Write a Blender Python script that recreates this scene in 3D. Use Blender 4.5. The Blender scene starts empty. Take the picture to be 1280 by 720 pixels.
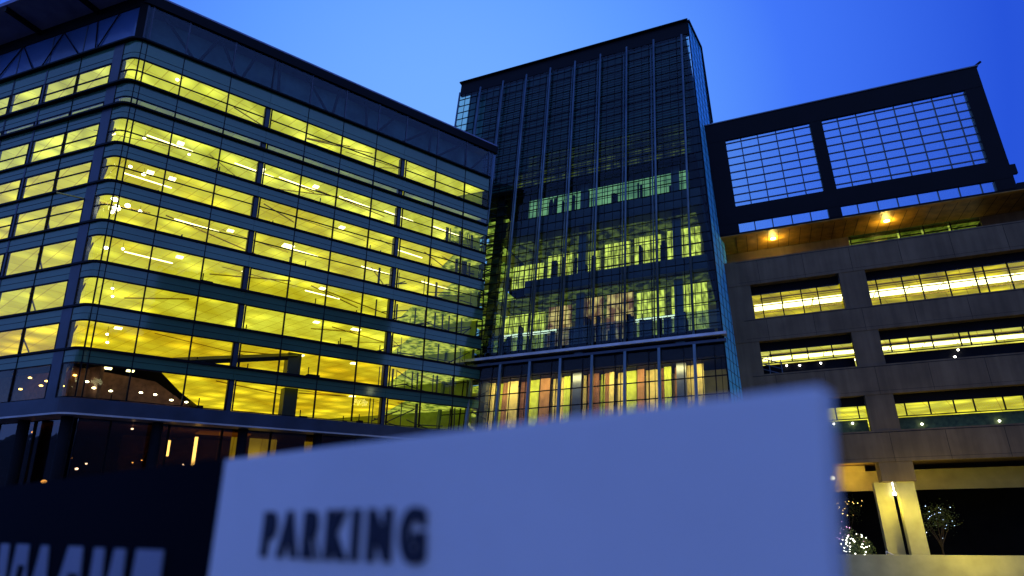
import bpy, bmesh, math, random
from mathutils import Vector as V, Matrix
random.seed(7)
R = math.radians
C = bpy.data.collections.new("scene"); bpy.context.scene.collection.children.link(C)
sc = bpy.context.scene
GZ = 4.9                      # eye height above the ground in front of the buildings
EYE = V((0, 0, GZ))
# ---------------------------------------------------------------- camera
cam = bpy.data.cameras.new("camera"); co = bpy.data.objects.new("camera", cam); C.objects.link(co)
cr, cu, cf = V((0.999911, 0.004662, -0.0125)), V((0.013341, -0.349406, 0.936877)), V((0, 0.93696, 0.349437))
m = Matrix((cr, cu, -cf)).transposed().to_4x4(); m.translation = EYE; co.matrix_world = m
cam.sensor_width = 36; cam.lens = 36 * 770.8 / 1280; cam.clip_start = 0.05; cam.clip_end = 3000
cam.dof.use_dof = True; cam.dof.focus_distance = 62; cam.dof.aperture_fstop = 1.25
sc.camera = co
# ---------------------------------------------------------------- sky, sun, exposure
w = bpy.data.worlds.new("World"); sc.world = w; w.use_nodes = True
nt = w.node_tree; nt.nodes.clear(); N = nt.nodes.new; L = nt.links.new
out = N('ShaderNodeOutputWorld'); bg = N('ShaderNodeBackground'); sky = N('ShaderNodeTexSky')
sky.sky_type = 'NISHITA'; sky.sun_disc = False; sky.sun_elevation = R(1.5); sky.sun_rotation = R(-4)
sky.air_density = 1.0; sky.dust_density = 0.3; sky.ozone_density = 6.0
tc = N('ShaderNodeTexCoord')
dot = N('ShaderNodeVectorMath'); dot.operation = 'DOT_PRODUCT'
d0 = V((-0.1, 0.86, 0.50)).normalized(); dot.inputs[1].default_value = d0
L(tc.outputs['Generated'], dot.inputs[0])
ramp = N('ShaderNodeValToRGB'); L(dot.outputs['Value'], ramp.inputs[0])
e = ramp.color_ramp.elements
e[0].position = 0.0; e[0].color = (0.155, 0.30, 0.98, 1)
e[1].position = 1.0; e[1].color = (0.19, 0.46, 1.1, 1)
for p_, c_ in ((0.45, (0.05, 0.14, 0.72, 1)), (0.72, (0.020, 0.09, 0.72, 1)), (0.86, (0.055, 0.19, 0.98, 1)), (0.94, (0.12, 0.35, 1.05, 1))):
    x = e.new(p_); x.color = c_
# the Nishita sky gives the light its shape, the twilight ramp its deep blue
mul = N('ShaderNodeMix'); mul.data_type = 'RGBA'; mul.blend_type = 'MIX'; mul.inputs[0].default_value = 0.97
L(sky.outputs[0], mul.inputs[6])
sca = N('ShaderNodeMix'); sca.data_type = 'RGBA'; sca.blend_type = 'MULTIPLY'; sca.inputs[0].default_value = 1
L(ramp.outputs[0], sca.inputs[6]); sca.inputs[7].default_value = (10, 10, 10, 1)
L(sca.outputs[2], mul.inputs[7]); L(mul.outputs[2], bg.inputs[0]); bg.inputs[1].default_value = 0.1
L(bg.outputs[0], out.inputs[0])
sun = bpy.data.lights.new("sun", 'SUN'); sun.energy = 0.02; sun.angle = R(12); sun.color = (0.7, 0.8, 1)
so = bpy.data.objects.new("sun", sun); so.rotation_euler = (R(75), 0, R(4)); C.objects.link(so)
sc.view_settings.view_transform = 'Standard'; sc.view_settings.look = 'None'; sc.view_settings.gamma = 1
sc.view_settings.exposure = 0.0
sc.cycles.use_denoising = True; sc.cycles.max_bounces = 8; sc.cycles.transparent_max_bounces = 24
sc.cycles.diffuse_bounces = 3; sc.cycles.glossy_bounces = 4; sc.cycles.sample_clamp_indirect = 4
sc.cycles.caustics_reflective = False; sc.cycles.caustics_refractive = False

# ---------------------------------------------------------------- materials
MAT = {}
def node_mat(name):
    m = bpy.data.materials.new(name); m.use_nodes = True; MAT[name] = m
    m.node_tree.nodes.clear(); return m, m.node_tree.nodes.new, m.node_tree.links.new
def solid(name, col, rough=0.5, metal=0.0, spec=0.5, var=0.25, scale=0.6, bump=0.0):
    m, n, l = node_mat(name)
    o = n('ShaderNodeOutputMaterial'); b = n('ShaderNodeBsdfPrincipled'); l(b.outputs[0], o.inputs[0])
    t = n('ShaderNodeTexCoord'); ns = n('ShaderNodeTexNoise'); l(t.outputs['Object'], ns.inputs[0])
    ns.inputs['Scale'].default_value = scale; ns.inputs['Detail'].default_value = 8
    cr = n('ShaderNodeValToRGB'); l(ns.outputs[0], cr.inputs[0])
    cr.color_ramp.elements[0].position = .3; cr.color_ramp.elements[1].position = .7
    cr.color_ramp.elements[0].color = (*[c * (1 - var) for c in col], 1)
    cr.color_ramp.elements[1].color = (*[min(1, c * (1 + var)) for c in col], 1)
    l(cr.outputs[0], b.inputs['Base Color'])
    b.inputs['Roughness'].default_value = rough; b.inputs['Metallic'].default_value = metal
    b.inputs['Specular IOR Level'].default_value = spec
    if bump:
        bp = n('ShaderNodeBump'); bp.inputs['Strength'].default_value = bump; l(ns.outputs[0], bp.inputs['Height']); l(bp.outputs[0], b.inputs['Normal'])
    return m
def glass(name, tint, base=0.05, rough=0.02, gcol=(1, 1, 1), wave=0.02, ior=1.5):
    m, n, l = node_mat(name)
    o = n('ShaderNodeOutputMaterial'); mx = n('ShaderNodeMixShader'); tr = n('ShaderNodeBsdfTransparent'); gl = n('ShaderNodeBsdfGlossy')
    tr.inputs[0].default_value = (*tint, 1); gl.inputs['Roughness'].default_value = rough; gl.inputs[0].default_value = (*gcol, 1)
    fr = n('ShaderNodeLayerWeight'); fr.inputs[0].default_value = .5; pw = n('ShaderNodeMath'); pw.operation = 'POWER'; pw.inputs[1].default_value = 4.2
    l(fr.outputs['Facing'], pw.inputs[0]); ad = n('ShaderNodeMath'); ad.operation = 'MULTIPLY_ADD'; ad.use_clamp = True
    ad.inputs[1].default_value = .9; ad.inputs[2].default_value = base + .03; l(pw.outputs[0], ad.inputs[0]); l(ad.outputs[0], mx.inputs[0])
    l(tr.outputs[0], mx.inputs[1]); l(gl.outputs[0], mx.inputs[2]); l(mx.outputs[0], o.inputs[0])
    if wave:
        t = n('ShaderNodeTexCoord'); ns = n('ShaderNodeTexNoise'); ns.inputs['Scale'].default_value = .7; l(t.outputs['Object'], ns.inputs[0])
        bp = n('ShaderNodeBump'); bp.inputs['Strength'].default_value = wave; bp.inputs['Distance'].default_value = .5
        l(ns.outputs[0], bp.inputs['Height']); l(bp.outputs[0], gl.inputs['Normal'])
    return m
def lit(name, col, strength, col2=None, scale=(0.25, 0.25, 0.25), var=0.35, lo=.35, hi=.7, joints=0.0):
    """emission: lamps, and room surfaces with their lamplight put in as glow"""
    m, n, l = node_mat(name)
    o = n('ShaderNodeOutputMaterial'); em = n('ShaderNodeEmission'); l(em.outputs[0], o.inputs[0])
    if col2 is None:
        em.inputs[0].default_value = (*col, 1); em.inputs[1].default_value = strength; return m
    t = n('ShaderNodeTexCoord'); mp = n('ShaderNodeMapping'); mp.inputs['Scale'].default_value = scale
    l(t.outputs['Object'], mp.inputs[0]); ns = n('ShaderNodeTexNoise'); ns.inputs['Scale'].default_value = 1; ns.inputs['Detail'].default_value = 5
    l(mp.outputs[0], ns.inputs[0]); cr = n('ShaderNodeValToRGB'); l(ns.outputs[0], cr.inputs[0])
    cr.color_ramp.elements[0].position = lo; cr.color_ramp.elements[1].position = hi
    cr.color_ramp.elements[0].color = (*col2, 1); cr.color_ramp.elements[1].color = (*col, 1)
    last = cr.outputs[0]
    if joints:
        br = n('ShaderNodeTexBrick'); br.offset = 0; br.inputs['Color1'].default_value = (1, 1, 1, 1); br.inputs['Color2'].default_value = (.88, .86, .82, 1)
        br.inputs['Mortar'].default_value = (joints, joints * .8, joints * .4, 1); br.inputs['Scale'].default_value = 1
        br.inputs['Mortar Size'].default_value = .03; br.inputs['Brick Width'].default_value = 1.8; br.inputs['Row Height'].default_value = 1.2
        m2 = n('ShaderNodeMapping'); m2.inputs['Rotation'].default_value = (0, 0, R(39.4)); l(t.outputs['Object'], m2.inputs[0]); l(m2.outputs[0], br.inputs[0])
        mm = n('ShaderNodeMix'); mm.data_type = 'RGBA'; mm.blend_type = 'MULTIPLY'; mm.inputs[0].default_value = 1
        l(last, mm.inputs[6]); l(br.outputs[0], mm.inputs[7]); last = mm.outputs[2]
    l(last, em.inputs[0]); em.inputs[1].default_value = strength
    if joints:
        vo = n('ShaderNodeTexVoronoi'); vo.inputs['Scale'].default_value = .34; vo.inputs['Randomness'].default_value = .55; l(m2.outputs[0], vo.inputs[0])  # lamp pools painted into the glow, brightest at each cell centre
        mr = n('ShaderNodeMapRange'); mr.inputs[1].default_value = .0; mr.inputs[2].default_value = .62; mr.inputs[3].default_value = strength * 2.1; mr.inputs[4].default_value = strength * .85
        mr.interpolation_type = 'SMOOTHSTEP'; l(vo.outputs['Distance'], mr.inputs[0]); l(mr.outputs[0], em.inputs[1])
    return m
solid('black_metal', (.003, .003, .005), .5, 0, .12)
solid('steel', (.10, .12, .15), .35, .6)
solid('tube_steel', (.12, .17, .19), .35, .5)
solid('pale_steel', (.55, .52, .5), .4, .3)
solid('slate_panel', (.035, .05, .08), .35, .1)
m_ = solid('spandrel_glass', (.045, .13, .075), .3, 0, .2, .2, .15)
_n = m_.node_tree; _o = [x for x in _n.nodes if x.type == 'OUTPUT_MATERIAL'][0]; _s = _o.inputs[0].links[0].from_socket
_t = _n.nodes.new('ShaderNodeBsdfGlossy'); _t.inputs[0].default_value = (.8, .95, .85, 1); _t.inputs[1].default_value = .06; _m = _n.nodes.new('ShaderNodeMixShader'); _m.inputs[0].default_value = .08
_n.links.new(_s, _m.inputs[1]); _n.links.new(_t.outputs[0], _m.inputs[2]); _n.links.new(_m.outputs[0], _o.inputs[0])
solid('dark_interior', (.008, .008, .01), .8, 0, .1)
solid('core_wall', (.30, .26, .10), .8)
solid('concrete', (.18, .12, .062), .85, 0, .3, .22, .35, .2)
solid('warm_concrete', (.42, .38, .20), .8, 0, .3, .15, .8, .1)
solid('wood', (.42, .22, .03), .5, 0, .4, .35, 1.2)
solid('orange_panel', (.30, .15, .075), .7, 0, .3, .3, .8)
solid('cream_curtain', (.60, .50, .20), .8, 0, .3, .2, 1.5)
solid('green_curtain', (.45, .55, .08), .8, 0, .3, .2, 1.5)
solid('asphalt', (.05, .05, .052), .9, 0, .3, .25, .8)
solid('paving', (.13, .125, .12), .8, 0, .3, .25, 1.2)
solid('brown_brick', (.16, .07, .045), .85, 0, .3, .3, 3)
solid('bark', (.07, .05, .035), .9, 0, .2, .3, 6)
solid('leaf', (.08, .11, .03), .6, 0, .3, .4, 3)
solid('sign_white', (.88, .88, .90), .5, 0, .4, .06, 3)
solid('soffit_navy', (.26, .28, .45), .7, 0, .2)
solid('plant_cladding', (.13, .26, .20), .6, 0, .3, .5, .5)
solid('plant_teal', (.13, .32, .33), .7, 0, .2, .5, .25)
solid('duct_ochre', (.75, .55, .1), .6)
solid('sign_navy', (.003, .003, .006), .8, 0, .05)
solid('letter_navy', (.01, .012, .03), .6)
solid('letter_white', (.28, .30, .38), .5)
glass('clear_glass', (.95, .95, .80), -.012)
glass('strip_glass', (.5, .55, .38), .08)
glass('tower_glass', (.54, .68, .58), -.005, .02, (.7, .85, 1), .10)
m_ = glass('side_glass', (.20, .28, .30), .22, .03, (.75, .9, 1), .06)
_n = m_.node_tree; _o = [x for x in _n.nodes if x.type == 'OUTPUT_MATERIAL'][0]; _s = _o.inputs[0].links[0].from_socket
_t = _n.nodes.new('ShaderNodeBsdfDiffuse'); _t.inputs[0].default_value = (.16, .70, 1, 1); _m = _n.nodes.new('ShaderNodeMixShader'); _m.inputs[0].default_value = .7  # blue diffuse share paints in the sky reflected by the side wall
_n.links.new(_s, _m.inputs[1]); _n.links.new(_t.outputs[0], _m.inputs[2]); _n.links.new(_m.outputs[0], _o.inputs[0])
glass('screen_glass', (.55, .60, .72), .03, .03)
glass('parapet_glass', (.74, .80, .86), .0, .04, (.7, .8, .9), .0)
m_ = solid('parapet_sky_blue', (.035, .085, .22), .3, 0, .2, .3, .15)  # sky reflection under the left eave put into the blue base colour
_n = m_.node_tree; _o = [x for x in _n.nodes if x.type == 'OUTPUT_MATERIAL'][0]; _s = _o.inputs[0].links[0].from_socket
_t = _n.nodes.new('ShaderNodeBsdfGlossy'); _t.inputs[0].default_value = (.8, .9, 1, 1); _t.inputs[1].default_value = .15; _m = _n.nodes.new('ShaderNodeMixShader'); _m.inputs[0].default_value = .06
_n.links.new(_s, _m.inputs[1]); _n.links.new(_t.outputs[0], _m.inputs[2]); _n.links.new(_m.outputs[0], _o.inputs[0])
glass('lobby_glass', (.45, .36, .30), .05, .02)
m_ = glass('frosted_sky_glass', (1, 1, 1), -.02, .1)
_n = m_.node_tree; _o = [x for x in _n.nodes if x.type == 'OUTPUT_MATERIAL'][0]; _s = _o.inputs[0].links[0].from_socket
_t = _n.nodes.new('ShaderNodeBsdfTranslucent'); _t.inputs[0].default_value = (.95, 1.0, 1.0, 1); _m = _n.nodes.new('ShaderNodeMixShader'); _m.inputs[0].default_value = .14
_n.links.new(_s, _m.inputs[1]); _n.links.new(_t.outputs[0], _m.inputs[2]); _n.links.new(_m.outputs[0], _o.inputs[0])
lit('ceiling_lemon', (.84, .92, .14), 1.2, (.50, .54, .035), (.5, .12, .3), joints=.55)
lit('ceiling_yellow', (.84, .86, .08), 1.15, (.58, .52, .02), (.35, .12, .3), joints=.6)
lit('ceiling_amber', (.86, .74, .03), 1.1, (.58, .40, .008), (.3, .10, .3), joints=.65)
lit('ceiling_green', (.60, .70, .10), .95, (.09, .15, .02), (1.6, 1.2, .6), lo=.38, hi=.62)
lit('tower_teal', (.30, .62, .34), .9, (.12, .28, .17), (.5, .5, .5), lo=.35, hi=.65)
lit('tower_faint', (.05, .08, .03), .8, (.008, .016, .014), (.6, .6, .6), lo=.35, hi=.7)
lit('tower_dim', (.16, .20, .03), .8, (.015, .02, .008), (1.2, .9, .6), lo=.42, hi=.65)
lit('tower_yellow', (.95, 1.0, .16), 1.5, (.22, .24, .03), (2.6, 2.6, .9), lo=.38, hi=.66)
lit('tower_warm', (1.0, .72, .25), 1.3, (.18, .08, .045), (1.4, 1.4, .9), lo=.42, hi=.72)
lit('garage_ceiling', (.72, .62, .02), 1.0, (.34, .28, .01), (.5, .5, .5), joints=.5)
lit('garage_pale', (.85, .85, .22), 1.1, (.6, .58, .05), (.5, .5, .5), joints=.5)
lit('tube_light', (1, .95, .55), 5)
lit('white_lamp', (1, .97, .8), 14)
lit('warm_lamp', (1, .62, .15), 9)
lit('downlight', (1, .82, .25), 12)
lit('pink_lamp', (1, .45, .8), 5)
lit('blue_lamp', (.5, .65, 1), 6)
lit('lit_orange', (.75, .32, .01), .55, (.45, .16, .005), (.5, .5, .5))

_c = MAT['concrete'].node_tree; _no = _c.nodes.new; _li = _c.links.new
_p = [x for x in _c.nodes if x.type == 'BSDF_PRINCIPLED'][0]; _b = _p.inputs['Base Color'].links[0].from_socket
_tc = _no('ShaderNodeTexCoord'); _mp = _no('ShaderNodeMapping'); _mp.inputs['Scale'].default_value = (1.6, 1.6, .12); _li(_tc.outputs['Object'], _mp.inputs[0])
_ns = _no('ShaderNodeTexNoise'); _ns.inputs['Scale'].default_value = 1; _ns.inputs['Detail'].default_value = 6; _li(_mp.outputs[0], _ns.inputs[0])
_rp = _no('ShaderNodeValToRGB'); _rp.color_ramp.elements[0].position = .38; _rp.color_ramp.elements[0].color = (.45, .44, .42, 1); _rp.color_ramp.elements[1].position = .62; _li(_ns.outputs[0], _rp.inputs[0])
_mm = _no('ShaderNodeMix'); _mm.data_type = 'RGBA'; _mm.blend_type = 'MULTIPLY'; _mm.inputs[0].default_value = .4
_li(_b, _mm.inputs[6]); _li(_rp.outputs[0], _mm.inputs[7]); _li(_mm.outputs[2], _p.inputs['Base Color'])

# ---------------------------------------------------------------- mesh helpers
class MB:
    def __init__(s): s.v = []; s.f = []
    def hexa(s, p):
        b = len(s.v); s.v += [tuple(q) for q in p]
        for f in ((0, 3, 2, 1), (4, 5, 6, 7), (0, 1, 5, 4), (1, 2, 6, 5), (2, 3, 7, 6), (3, 0, 4, 7)): s.f.append([b + i for i in f])
    def quad(s, *p):
        b = len(s.v); s.v += [tuple(q) for q in p]; s.f.append(list(range(b, b + len(p))))
    def box(s, fr, s0, s1, z0, z1, d0, d1):
        P = fr.p
        s.hexa([P(s0, z0, d0), P(s1, z0, d0), P(s1, z0, d1), P(s0, z0, d1), P(s0, z1, d0), P(s1, z1, d0), P(s1, z1, d1), P(s0, z1, d1)])
    def wbox(s, x0, x1, y0, y1, z0, z1):
        s.hexa([(x0, y0, z0), (x1, y0, z0), (x1, y1, z0), (x0, y1, z0), (x0, y0, z1), (x1, y0, z1), (x1, y1, z1), (x0, y1, z1)])
    def bar(s, a, b, r, n=6, r2=None):
        a, b = V(a), V(b); r2 = r if r2 is None else r2; d = (b - a).normalized()
        u = d.cross(V((0, 0, 1)) if abs(d.z) < .95 else V((1, 0, 0))).normalized(); w_ = d.cross(u)
        k = len(s.v)
        for c, rr in ((a, r), (b, r2)):
            for i in range(n):
                t = 2 * math.pi * i / n; s.v.append(tuple(c + (u * math.cos(t) + w_ * math.sin(t)) * rr))
        for i in range(n): j = (i + 1) % n; s.f.append([k + i, k + j, k + n + j, k + n + i])
        s.f.append([k + i for i in range(n)][::-1]); s.f.append([k + n + i for i in range(n)])
    def ball(s, c, r, n=6, sz=1):
        c = V(c); k = len(s.v); m_ = n
        for i in range(1, m_):
            t = math.pi * i / m_
            for j in range(n * 2): a = math.pi * j / n; s.v.append(tuple(c + V((math.sin(t) * math.cos(a), math.sin(t) * math.sin(a), math.cos(t) * sz)) * r))
        for i in range(m_ - 2):
            for j in range(n * 2): j2 = (j + 1) % (n * 2); s.f.append([k + i * 2 * n + j, k + (i + 1) * 2 * n + j, k + (i + 1) * 2 * n + j2, k + i * 2 * n + j2])
        s.f.append([k + j for j in range(2 * n)]); s.f.append([k + (m_ - 2) * 2 * n + j for j in range(2 * n)][::-1])
    def prism(s, pts, z0, z1, Lz=None):
        """pts: world xy at z=0 (eye-relative), leaning Lz per metre"""
        b = len(s.v); n = len(pts)
        for z in (z0, z1):
            for q in pts: s.v.append((q[0] + (Lz.x * z if Lz else 0), q[1] + (Lz.y * z if Lz else 0), z + GZ))
        s.f.append(list(range(b, b + n))[::-1]); s.f.append(list(range(b + n, b + 2 * n)))
        for i in range(n): j = (i + 1) % n; s.f.append([b + i, b + j, b + n + j, b + n + i])
    def build(s, name, mat, parent=None, smooth=False):
        me = bpy.data.meshes.new(name); me.from_pydata(s.v, [], s.f); me.materials.append(MAT[mat])
        bm = bmesh.new(); bm.from_mesh(me); bmesh.ops.recalc_face_normals(bm, faces=bm.faces); bm.to_mesh(me); bm.free()
        if smooth: me.polygons.foreach_set('use_smooth', [True] * len(me.polygons))
        o = bpy.data.objects.new(name, me); C.objects.link(o)
        if parent: o.parent = parent
        return o
def tag(o, label=None, cat=None, group=None, kind=None):
    if label: o['label'] = label
    if cat: o['category'] = cat
    if group: o['group'] = group
    if kind: o['kind'] = kind
    return o
def thing(name, label, cat, group=None):
    o = bpy.data.objects.new(name, None); C.objects.link(o); return tag(o, label, cat, group)
class Fr:
    """a facade plane: s metres along it, z metres above eye height, d metres outwards"""
    def __init__(f, O, h, L, n): f.O = V(O); f.h = V(h).normalized(); f.L = V(L); f.n = V(n).normalized()
    def p(f, s, z, d=0): return f.O + f.h * s + f.L * z + f.n * d + V((0, 0, GZ))
LA = V((0.0492, -0.1347, 1)); LB = V((0.0931, 0.0621, 1)); UP = V((0, 0, 1))
hR = V((0.7726, 0.6349, 0)); hL = V((-0.9459, 0.3243, 0)); hC = V((-0.9318, 0.3629, 0)).normalized(); nP = V((0.3629, 0.9318, 0)).normalized()
nR = V((0.6349, -0.7726, 0)); nL = V((-0.3243, -0.9459, 0)).normalized()
OA = V((-32.221, 45.066, 0))
FA = Fr(OA, hR, LA, nR); FL = Fr(OA, hL, LA, nL)
FB = Fr((18.442, 55.901, 0), hC, LB, -nP)                      # s grows to the left
FC = Fr((24.611, 60.244, 0), -hC, UP, -nP)                     # s grows to the right
class Corner:
    """the two office facades as one strip round its soft corner: w<0 left facade, w>0 right facade"""
    r = .6
    def p(f, w_, z, d=0):
        if w_ >= f.r: return FA.p(w_, z, d)
        if w_ <= -f.r: return FL.p(-w_, z, d)
        t = (w_ + f.r) / (2 * f.r)
        a = FL.p(f.r, z, d); b = FA.p(f.r, z, d); k = OA + LA * z + V((0, 0, GZ)) + (nL + nR).normalized() * d * 1.15
        return a * (1 - t) ** 2 + k * 2 * t * (1 - t) + b * t * t
    def cuts(f, w0, w1):
        xs = [w0] + [x for x in (-.6, -.4, -.2, 0, .2, .4, .6) if w0 < x < w1] + [w1]
        return list(zip(xs[:-1], xs[1:]))
FO = Corner()
def strip(mb, w0, w1, z0, z1, d0, d1):
    for a, b in FO.cuts(w0, w1): mb.box(FO, a, b, z0, z1, d0, d1)

# ---------------------------------------------------------------- ground
def ground_z(x, y):
    d = math.hypot(x, y); t = max(0, min(1, (d - 8) / 34)); return (GZ - 1.6) * (1 - t * t * (3 - 2 * t))
mb = MB(); n = 60; S = 600
def gx(i): t = (i / n - .5) * 2; return S * t * abs(t) ** 1.4
for i in range(n + 1):
    for j in range(n + 1): mb.v.append((gx(i), gx(j), ground_z(gx(i), gx(j)) - (0 if math.hypot(gx(i), gx(j)) < 300 else 0)))
for i in range(n):
    for j in range(n): a = i * (n + 1) + j; mb.f.append([a, a + n + 1, a + n + 2, a + 1])
tag(mb.build('ground', 'asphalt'), kind='structure')

# ================================================================ glass office building (left)
A = thing('glass_office_building', 'long office block of lit yellow storeys with dark floor fins, meeting at a soft corner', 'office building')
END, WL = 36.1, -24.0
floors = [8.45, 12.0, 15.2, 18.5, 21.74, 24.95, 28.1]
tops = [12.0, 15.2, 18.5, 21.74, 24.95, 28.1, 31.4]
heads = [11.0, 14.1, 17.35, 20.6, 23.85, 27.0, 30.25]
vis = list(zip(floors, heads)) + [(31.45, 32.1), (33.4, 35.55)]
bays = [(-24, -14.4), (-14.2, -10.4), (-10.0, -2.4), (-1.3, 10.6), (11.15, 24.65), (25.25, END)]
mull = [-22, -18.1, -14.3, -6.2, .35, .75, 3.55, 7.35, 14.5, 18.05, 21.7, 28.9, 32.75]
for k, (z0, z1) in enumerate(vis):
    for (a, b) in bays:
        g = MB(); strip(g, a, b, z0 + .1, z1, -.02, .02)
        wdw = g.build('ribbon_window', 'strip_glass' if k == 7 else 'clear_glass', A)
        f = MB()
        for m_ in mull:
            if a < m_ < b: f.box(FO, m_ - .05, m_ + .05, z0 + .1, z1, -.12, .10)
        for e_ in (a, b): f.box(FO, e_ - .05, e_ + .05, z0 + .1, z1, -.08, .06)
        if k in (0, 1, 2, 6, 8, 4, 5):                                # thin transom across the pane
            zt = z0 + (z1 - z0) * (.50 if k in (6, 8) else .60)
            if k in (8, 6, 5, 4): strip(f, a, b, zt - .035, zt + .035, -.05, .06)
        strip(f, a, b, z0 + .1, z0 + .15, -.07, .05); strip(f, a, b, z1 - .05, z1 - .003, -.07, .05)
        f.build('frame', 'black_metal', wdw)
# opaque glass between the storeys
for z0, z1 in [(heads[i], tops[i]) for i in range(7)] + [(32.1, 33.4), (35.55, 37.15)]:
    for a, b in ((WL, -10.2), (-10.2, -2.4), (-1.3, 10.9), (10.9, 24.95), (24.95, END)):
        g = MB(); strip(g, a + .01, b - .01, z0 + .002, z1 - .002, -.06, .0)
        sp = g.build('spandrel_panel', 'spandrel_glass', A)
        f = MB()
        for m_ in mull:
            if a < m_ < b: f.box(FO, m_ - .03, m_ + .03, z0 + .01, z1 - .01, .001, .035)
        strip(f, a + .02, b - .02, z0 + .001, z0 + .05, .001, .05); strip(f, a + .02, b - .02, z0 + .50, z0 + .525, .001, .02)
        if f.v: f.build('joint', 'black_metal', sp)
# dark horizontal fins
for z in (12.0, 15.2, 18.5, 21.74, 24.95, 28.1, 31.4, 33.4, 37.2):
    f = MB(); strip(f, WL, END, z - .07, z + .08, -.1, .20 if z < 31 else .34); f.build('floor_fin', 'black_metal', A)
# floor slabs, and ceilings with their room light put in as emission
def foot(inset, depth_w=25.5, t1=END):
    k = (-nL - nR).normalized()
    a = OA + k * inset * 1.1; b = OA + hR * (t1 - .1) - nR * inset; d_ = OA + hL * 25 - nL * inset; c_ = b + hL * 34
    return [a, b, c_, d_ + hL * 9]
ceil_mat = ['ceiling_amber', 'ceiling_amber', 'ceiling_yellow', 'ceiling_yellow', 'ceiling_yellow', 'ceiling_yellow', 'ceiling_lemon']
for i in range(7):
    g = MB(); g.prism(foot(.14), tops[i] - .3, tops[i] - .02, LA); g.build('floor_slab', 'dark_interior', A)
    zc = heads[i] + .12
    if i == 0:
        pts = [OA + hR * 5.5 - nR * .25, OA + hR * END - nR * .25, OA + hR * END + hL * 34, OA + hR * 14 + hL * 10]
    else: pts = foot(.2)
    g = MB(); g.prism(pts, zc, zc + .06, LA); g.build('glow_ceiling', ceil_mat[i], A)
g = MB(); g.prism(foot(.14), 8.2, 8.45, LA); g.build('floor_slab', 'dark_interior', A)
g = MB(); g.prism(foot(.2), 35.75, 35.81, LA); g.build('glow_ceiling', 'ceiling_lemon', A)
g = MB(); g.prism(foot(.2), 32.35, 32.41, LA); g.build('glow_ceiling', 'ceiling_lemon', A)
g = MB(); g.prism(foot(.14), 33.0, 33.38, LA); g.build('floor_slab', 'dark_interior', A)
g = MB(); g.prism(foot(.14), 37.0, 37.2, LA); g.build('roof_deck', 'dark_interior', A)
# inner wall deep behind the windows
g = MB(); ins = 17
pa = OA + (-nL - nR).normalized() * ins * 1.1; pb = OA + hR * (END - 2) - nR * ins; pd = OA + hL * 34 - nL * ins
for u, v_ in ((pa, pb), (pa, pd)):
    q = [u + LA * 8.4, v_ + LA * 8.4, v_ + LA * 37, u + LA * 37]; dv = V((.2, .3, 0))
    g.hexa([x + V((0, 0, GZ)) for x in (q[0], q[1], q[1] + dv, q[0] + dv, q[3], q[2], q[2] + dv, q[3] + dv)])
g.build('core_wall', 'core_wall', A)
# facade columns behind the glass, and the pier of the left facade
for t in (10.87, 24.95, -14.3, -10.2):
    g = MB(); g.box(FO, t - (.22 if t > 0 else .09), t + (.22 if t > 0 else .09), 8.46, 36.9, -.7 if t > 0 else -.25, -.13 if t > 0 else .03); g.build('column', 'slate_panel', A)
g = MB(); g.box(FO, -2.4, -1.35, 8.46, 37.1, -.4, .05); g.build('corner_pier', 'slate_panel', A)
# ducts and beams under the ceilings
random.seed(3)
for i, z in enumerate(heads + [35.6]):
    g = MB(); zc = z + .02
    for k in range(5):
        t = random.uniform(3, 32); a = random.choice((-.9, -.6, .5, .9, 1.2)); dd = random.uniform(1.0, 2.2)
        p0 = FA.p(t, zc, -dd); p1 = FA.p(t + a * 7, zc, -dd - random.uniform(.5, 4)); g.bar(p0, p1, .035 if k % 2 else .06, 6)
    for k in range(2): g.bar(FL.p(2 + k * 6, zc, -1), FL.p(7 + k * 6, zc, -4 - k), .07)
    g.build('ceiling_duct', 'duct_ochre', A)
for i, ts in ((6, (2, 9, 13, 19, 24, 30)), (5, (1, 26)), (4, (5, 14, 22, 29)), (3, (2, 17)), (8, ())):
    for t in ts:
        g = MB(); zc = heads[i] - .02; g.bar(FA.p(t, zc, -1.6 - i % 2), FA.p(t + 3.6, zc, -1.9 - i % 2), .05); g.build('tube_lamp', 'tube_light', A)
g = MB(); g.bar(FL.p(2.6, heads[6], -1.5), FL.p(4.4, heads[6], -1.5), .07); g.build('tube_lamp', 'tube_light', A)
for (t, z, r_) in ((.35, 24.0, .34), (.8, 23.3, .36), (1.5, 23.7, .24), (2.4, 23.5, .16), (-.5, 22.9, .2), (.6, 20.0, .18), (-3.4, 29.6, .2), (2.2, 26.6, .2), (1.2, 26.9, .16), (1.8, 29.6, .14), (5.2, 29.4, .12), (3.4, 35.6, .16), (1.2, 21.0, .14), (1.7, 20.2, .13), (1.5, 17.0, .12), (1.6, 16.4, .12), (1.7, 13.5, .12), (1.8, 12.9, .12)):
    g = MB(); g.ball(FO.p(t, z, -1.0), r_ * .8, 8, .8); pl = g.build('glint_lamp', 'white_lamp', A); g = MB(); g.bar(FO.p(t, z + r_ * .6, -1.0), FO.p(t, z + .6, -1.0), .015, 4); g.build('stem', 'black_metal', pl)  # glowing balls added for the white glints on the corner glass
random.seed(31)
for i in range(7):
    z = floors[i] + .02
    for k in range(5):
        t = random.uniform(2.2, 30); g = MB(); h_ = random.uniform(.25, .8)
        g.box(FO, t, t + random.uniform(.3, 1.3), z, z + h_ * .6, -1.3, -.7); g.box(FO, t + .1, t + .18, z + h_ * .6, z + h_ + .35, -1.05, -1.0); g.build('furniture', 'dark_interior', A)
    for k in range(3):
        t = random.uniform(1.5, 22); g = MB(); g.box(FO, t, t + .5, heads[i] + .02, heads[i] + .1, -1.6, -1.1); g.build('recessed_lamp', 'tube_light', A)
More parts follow.
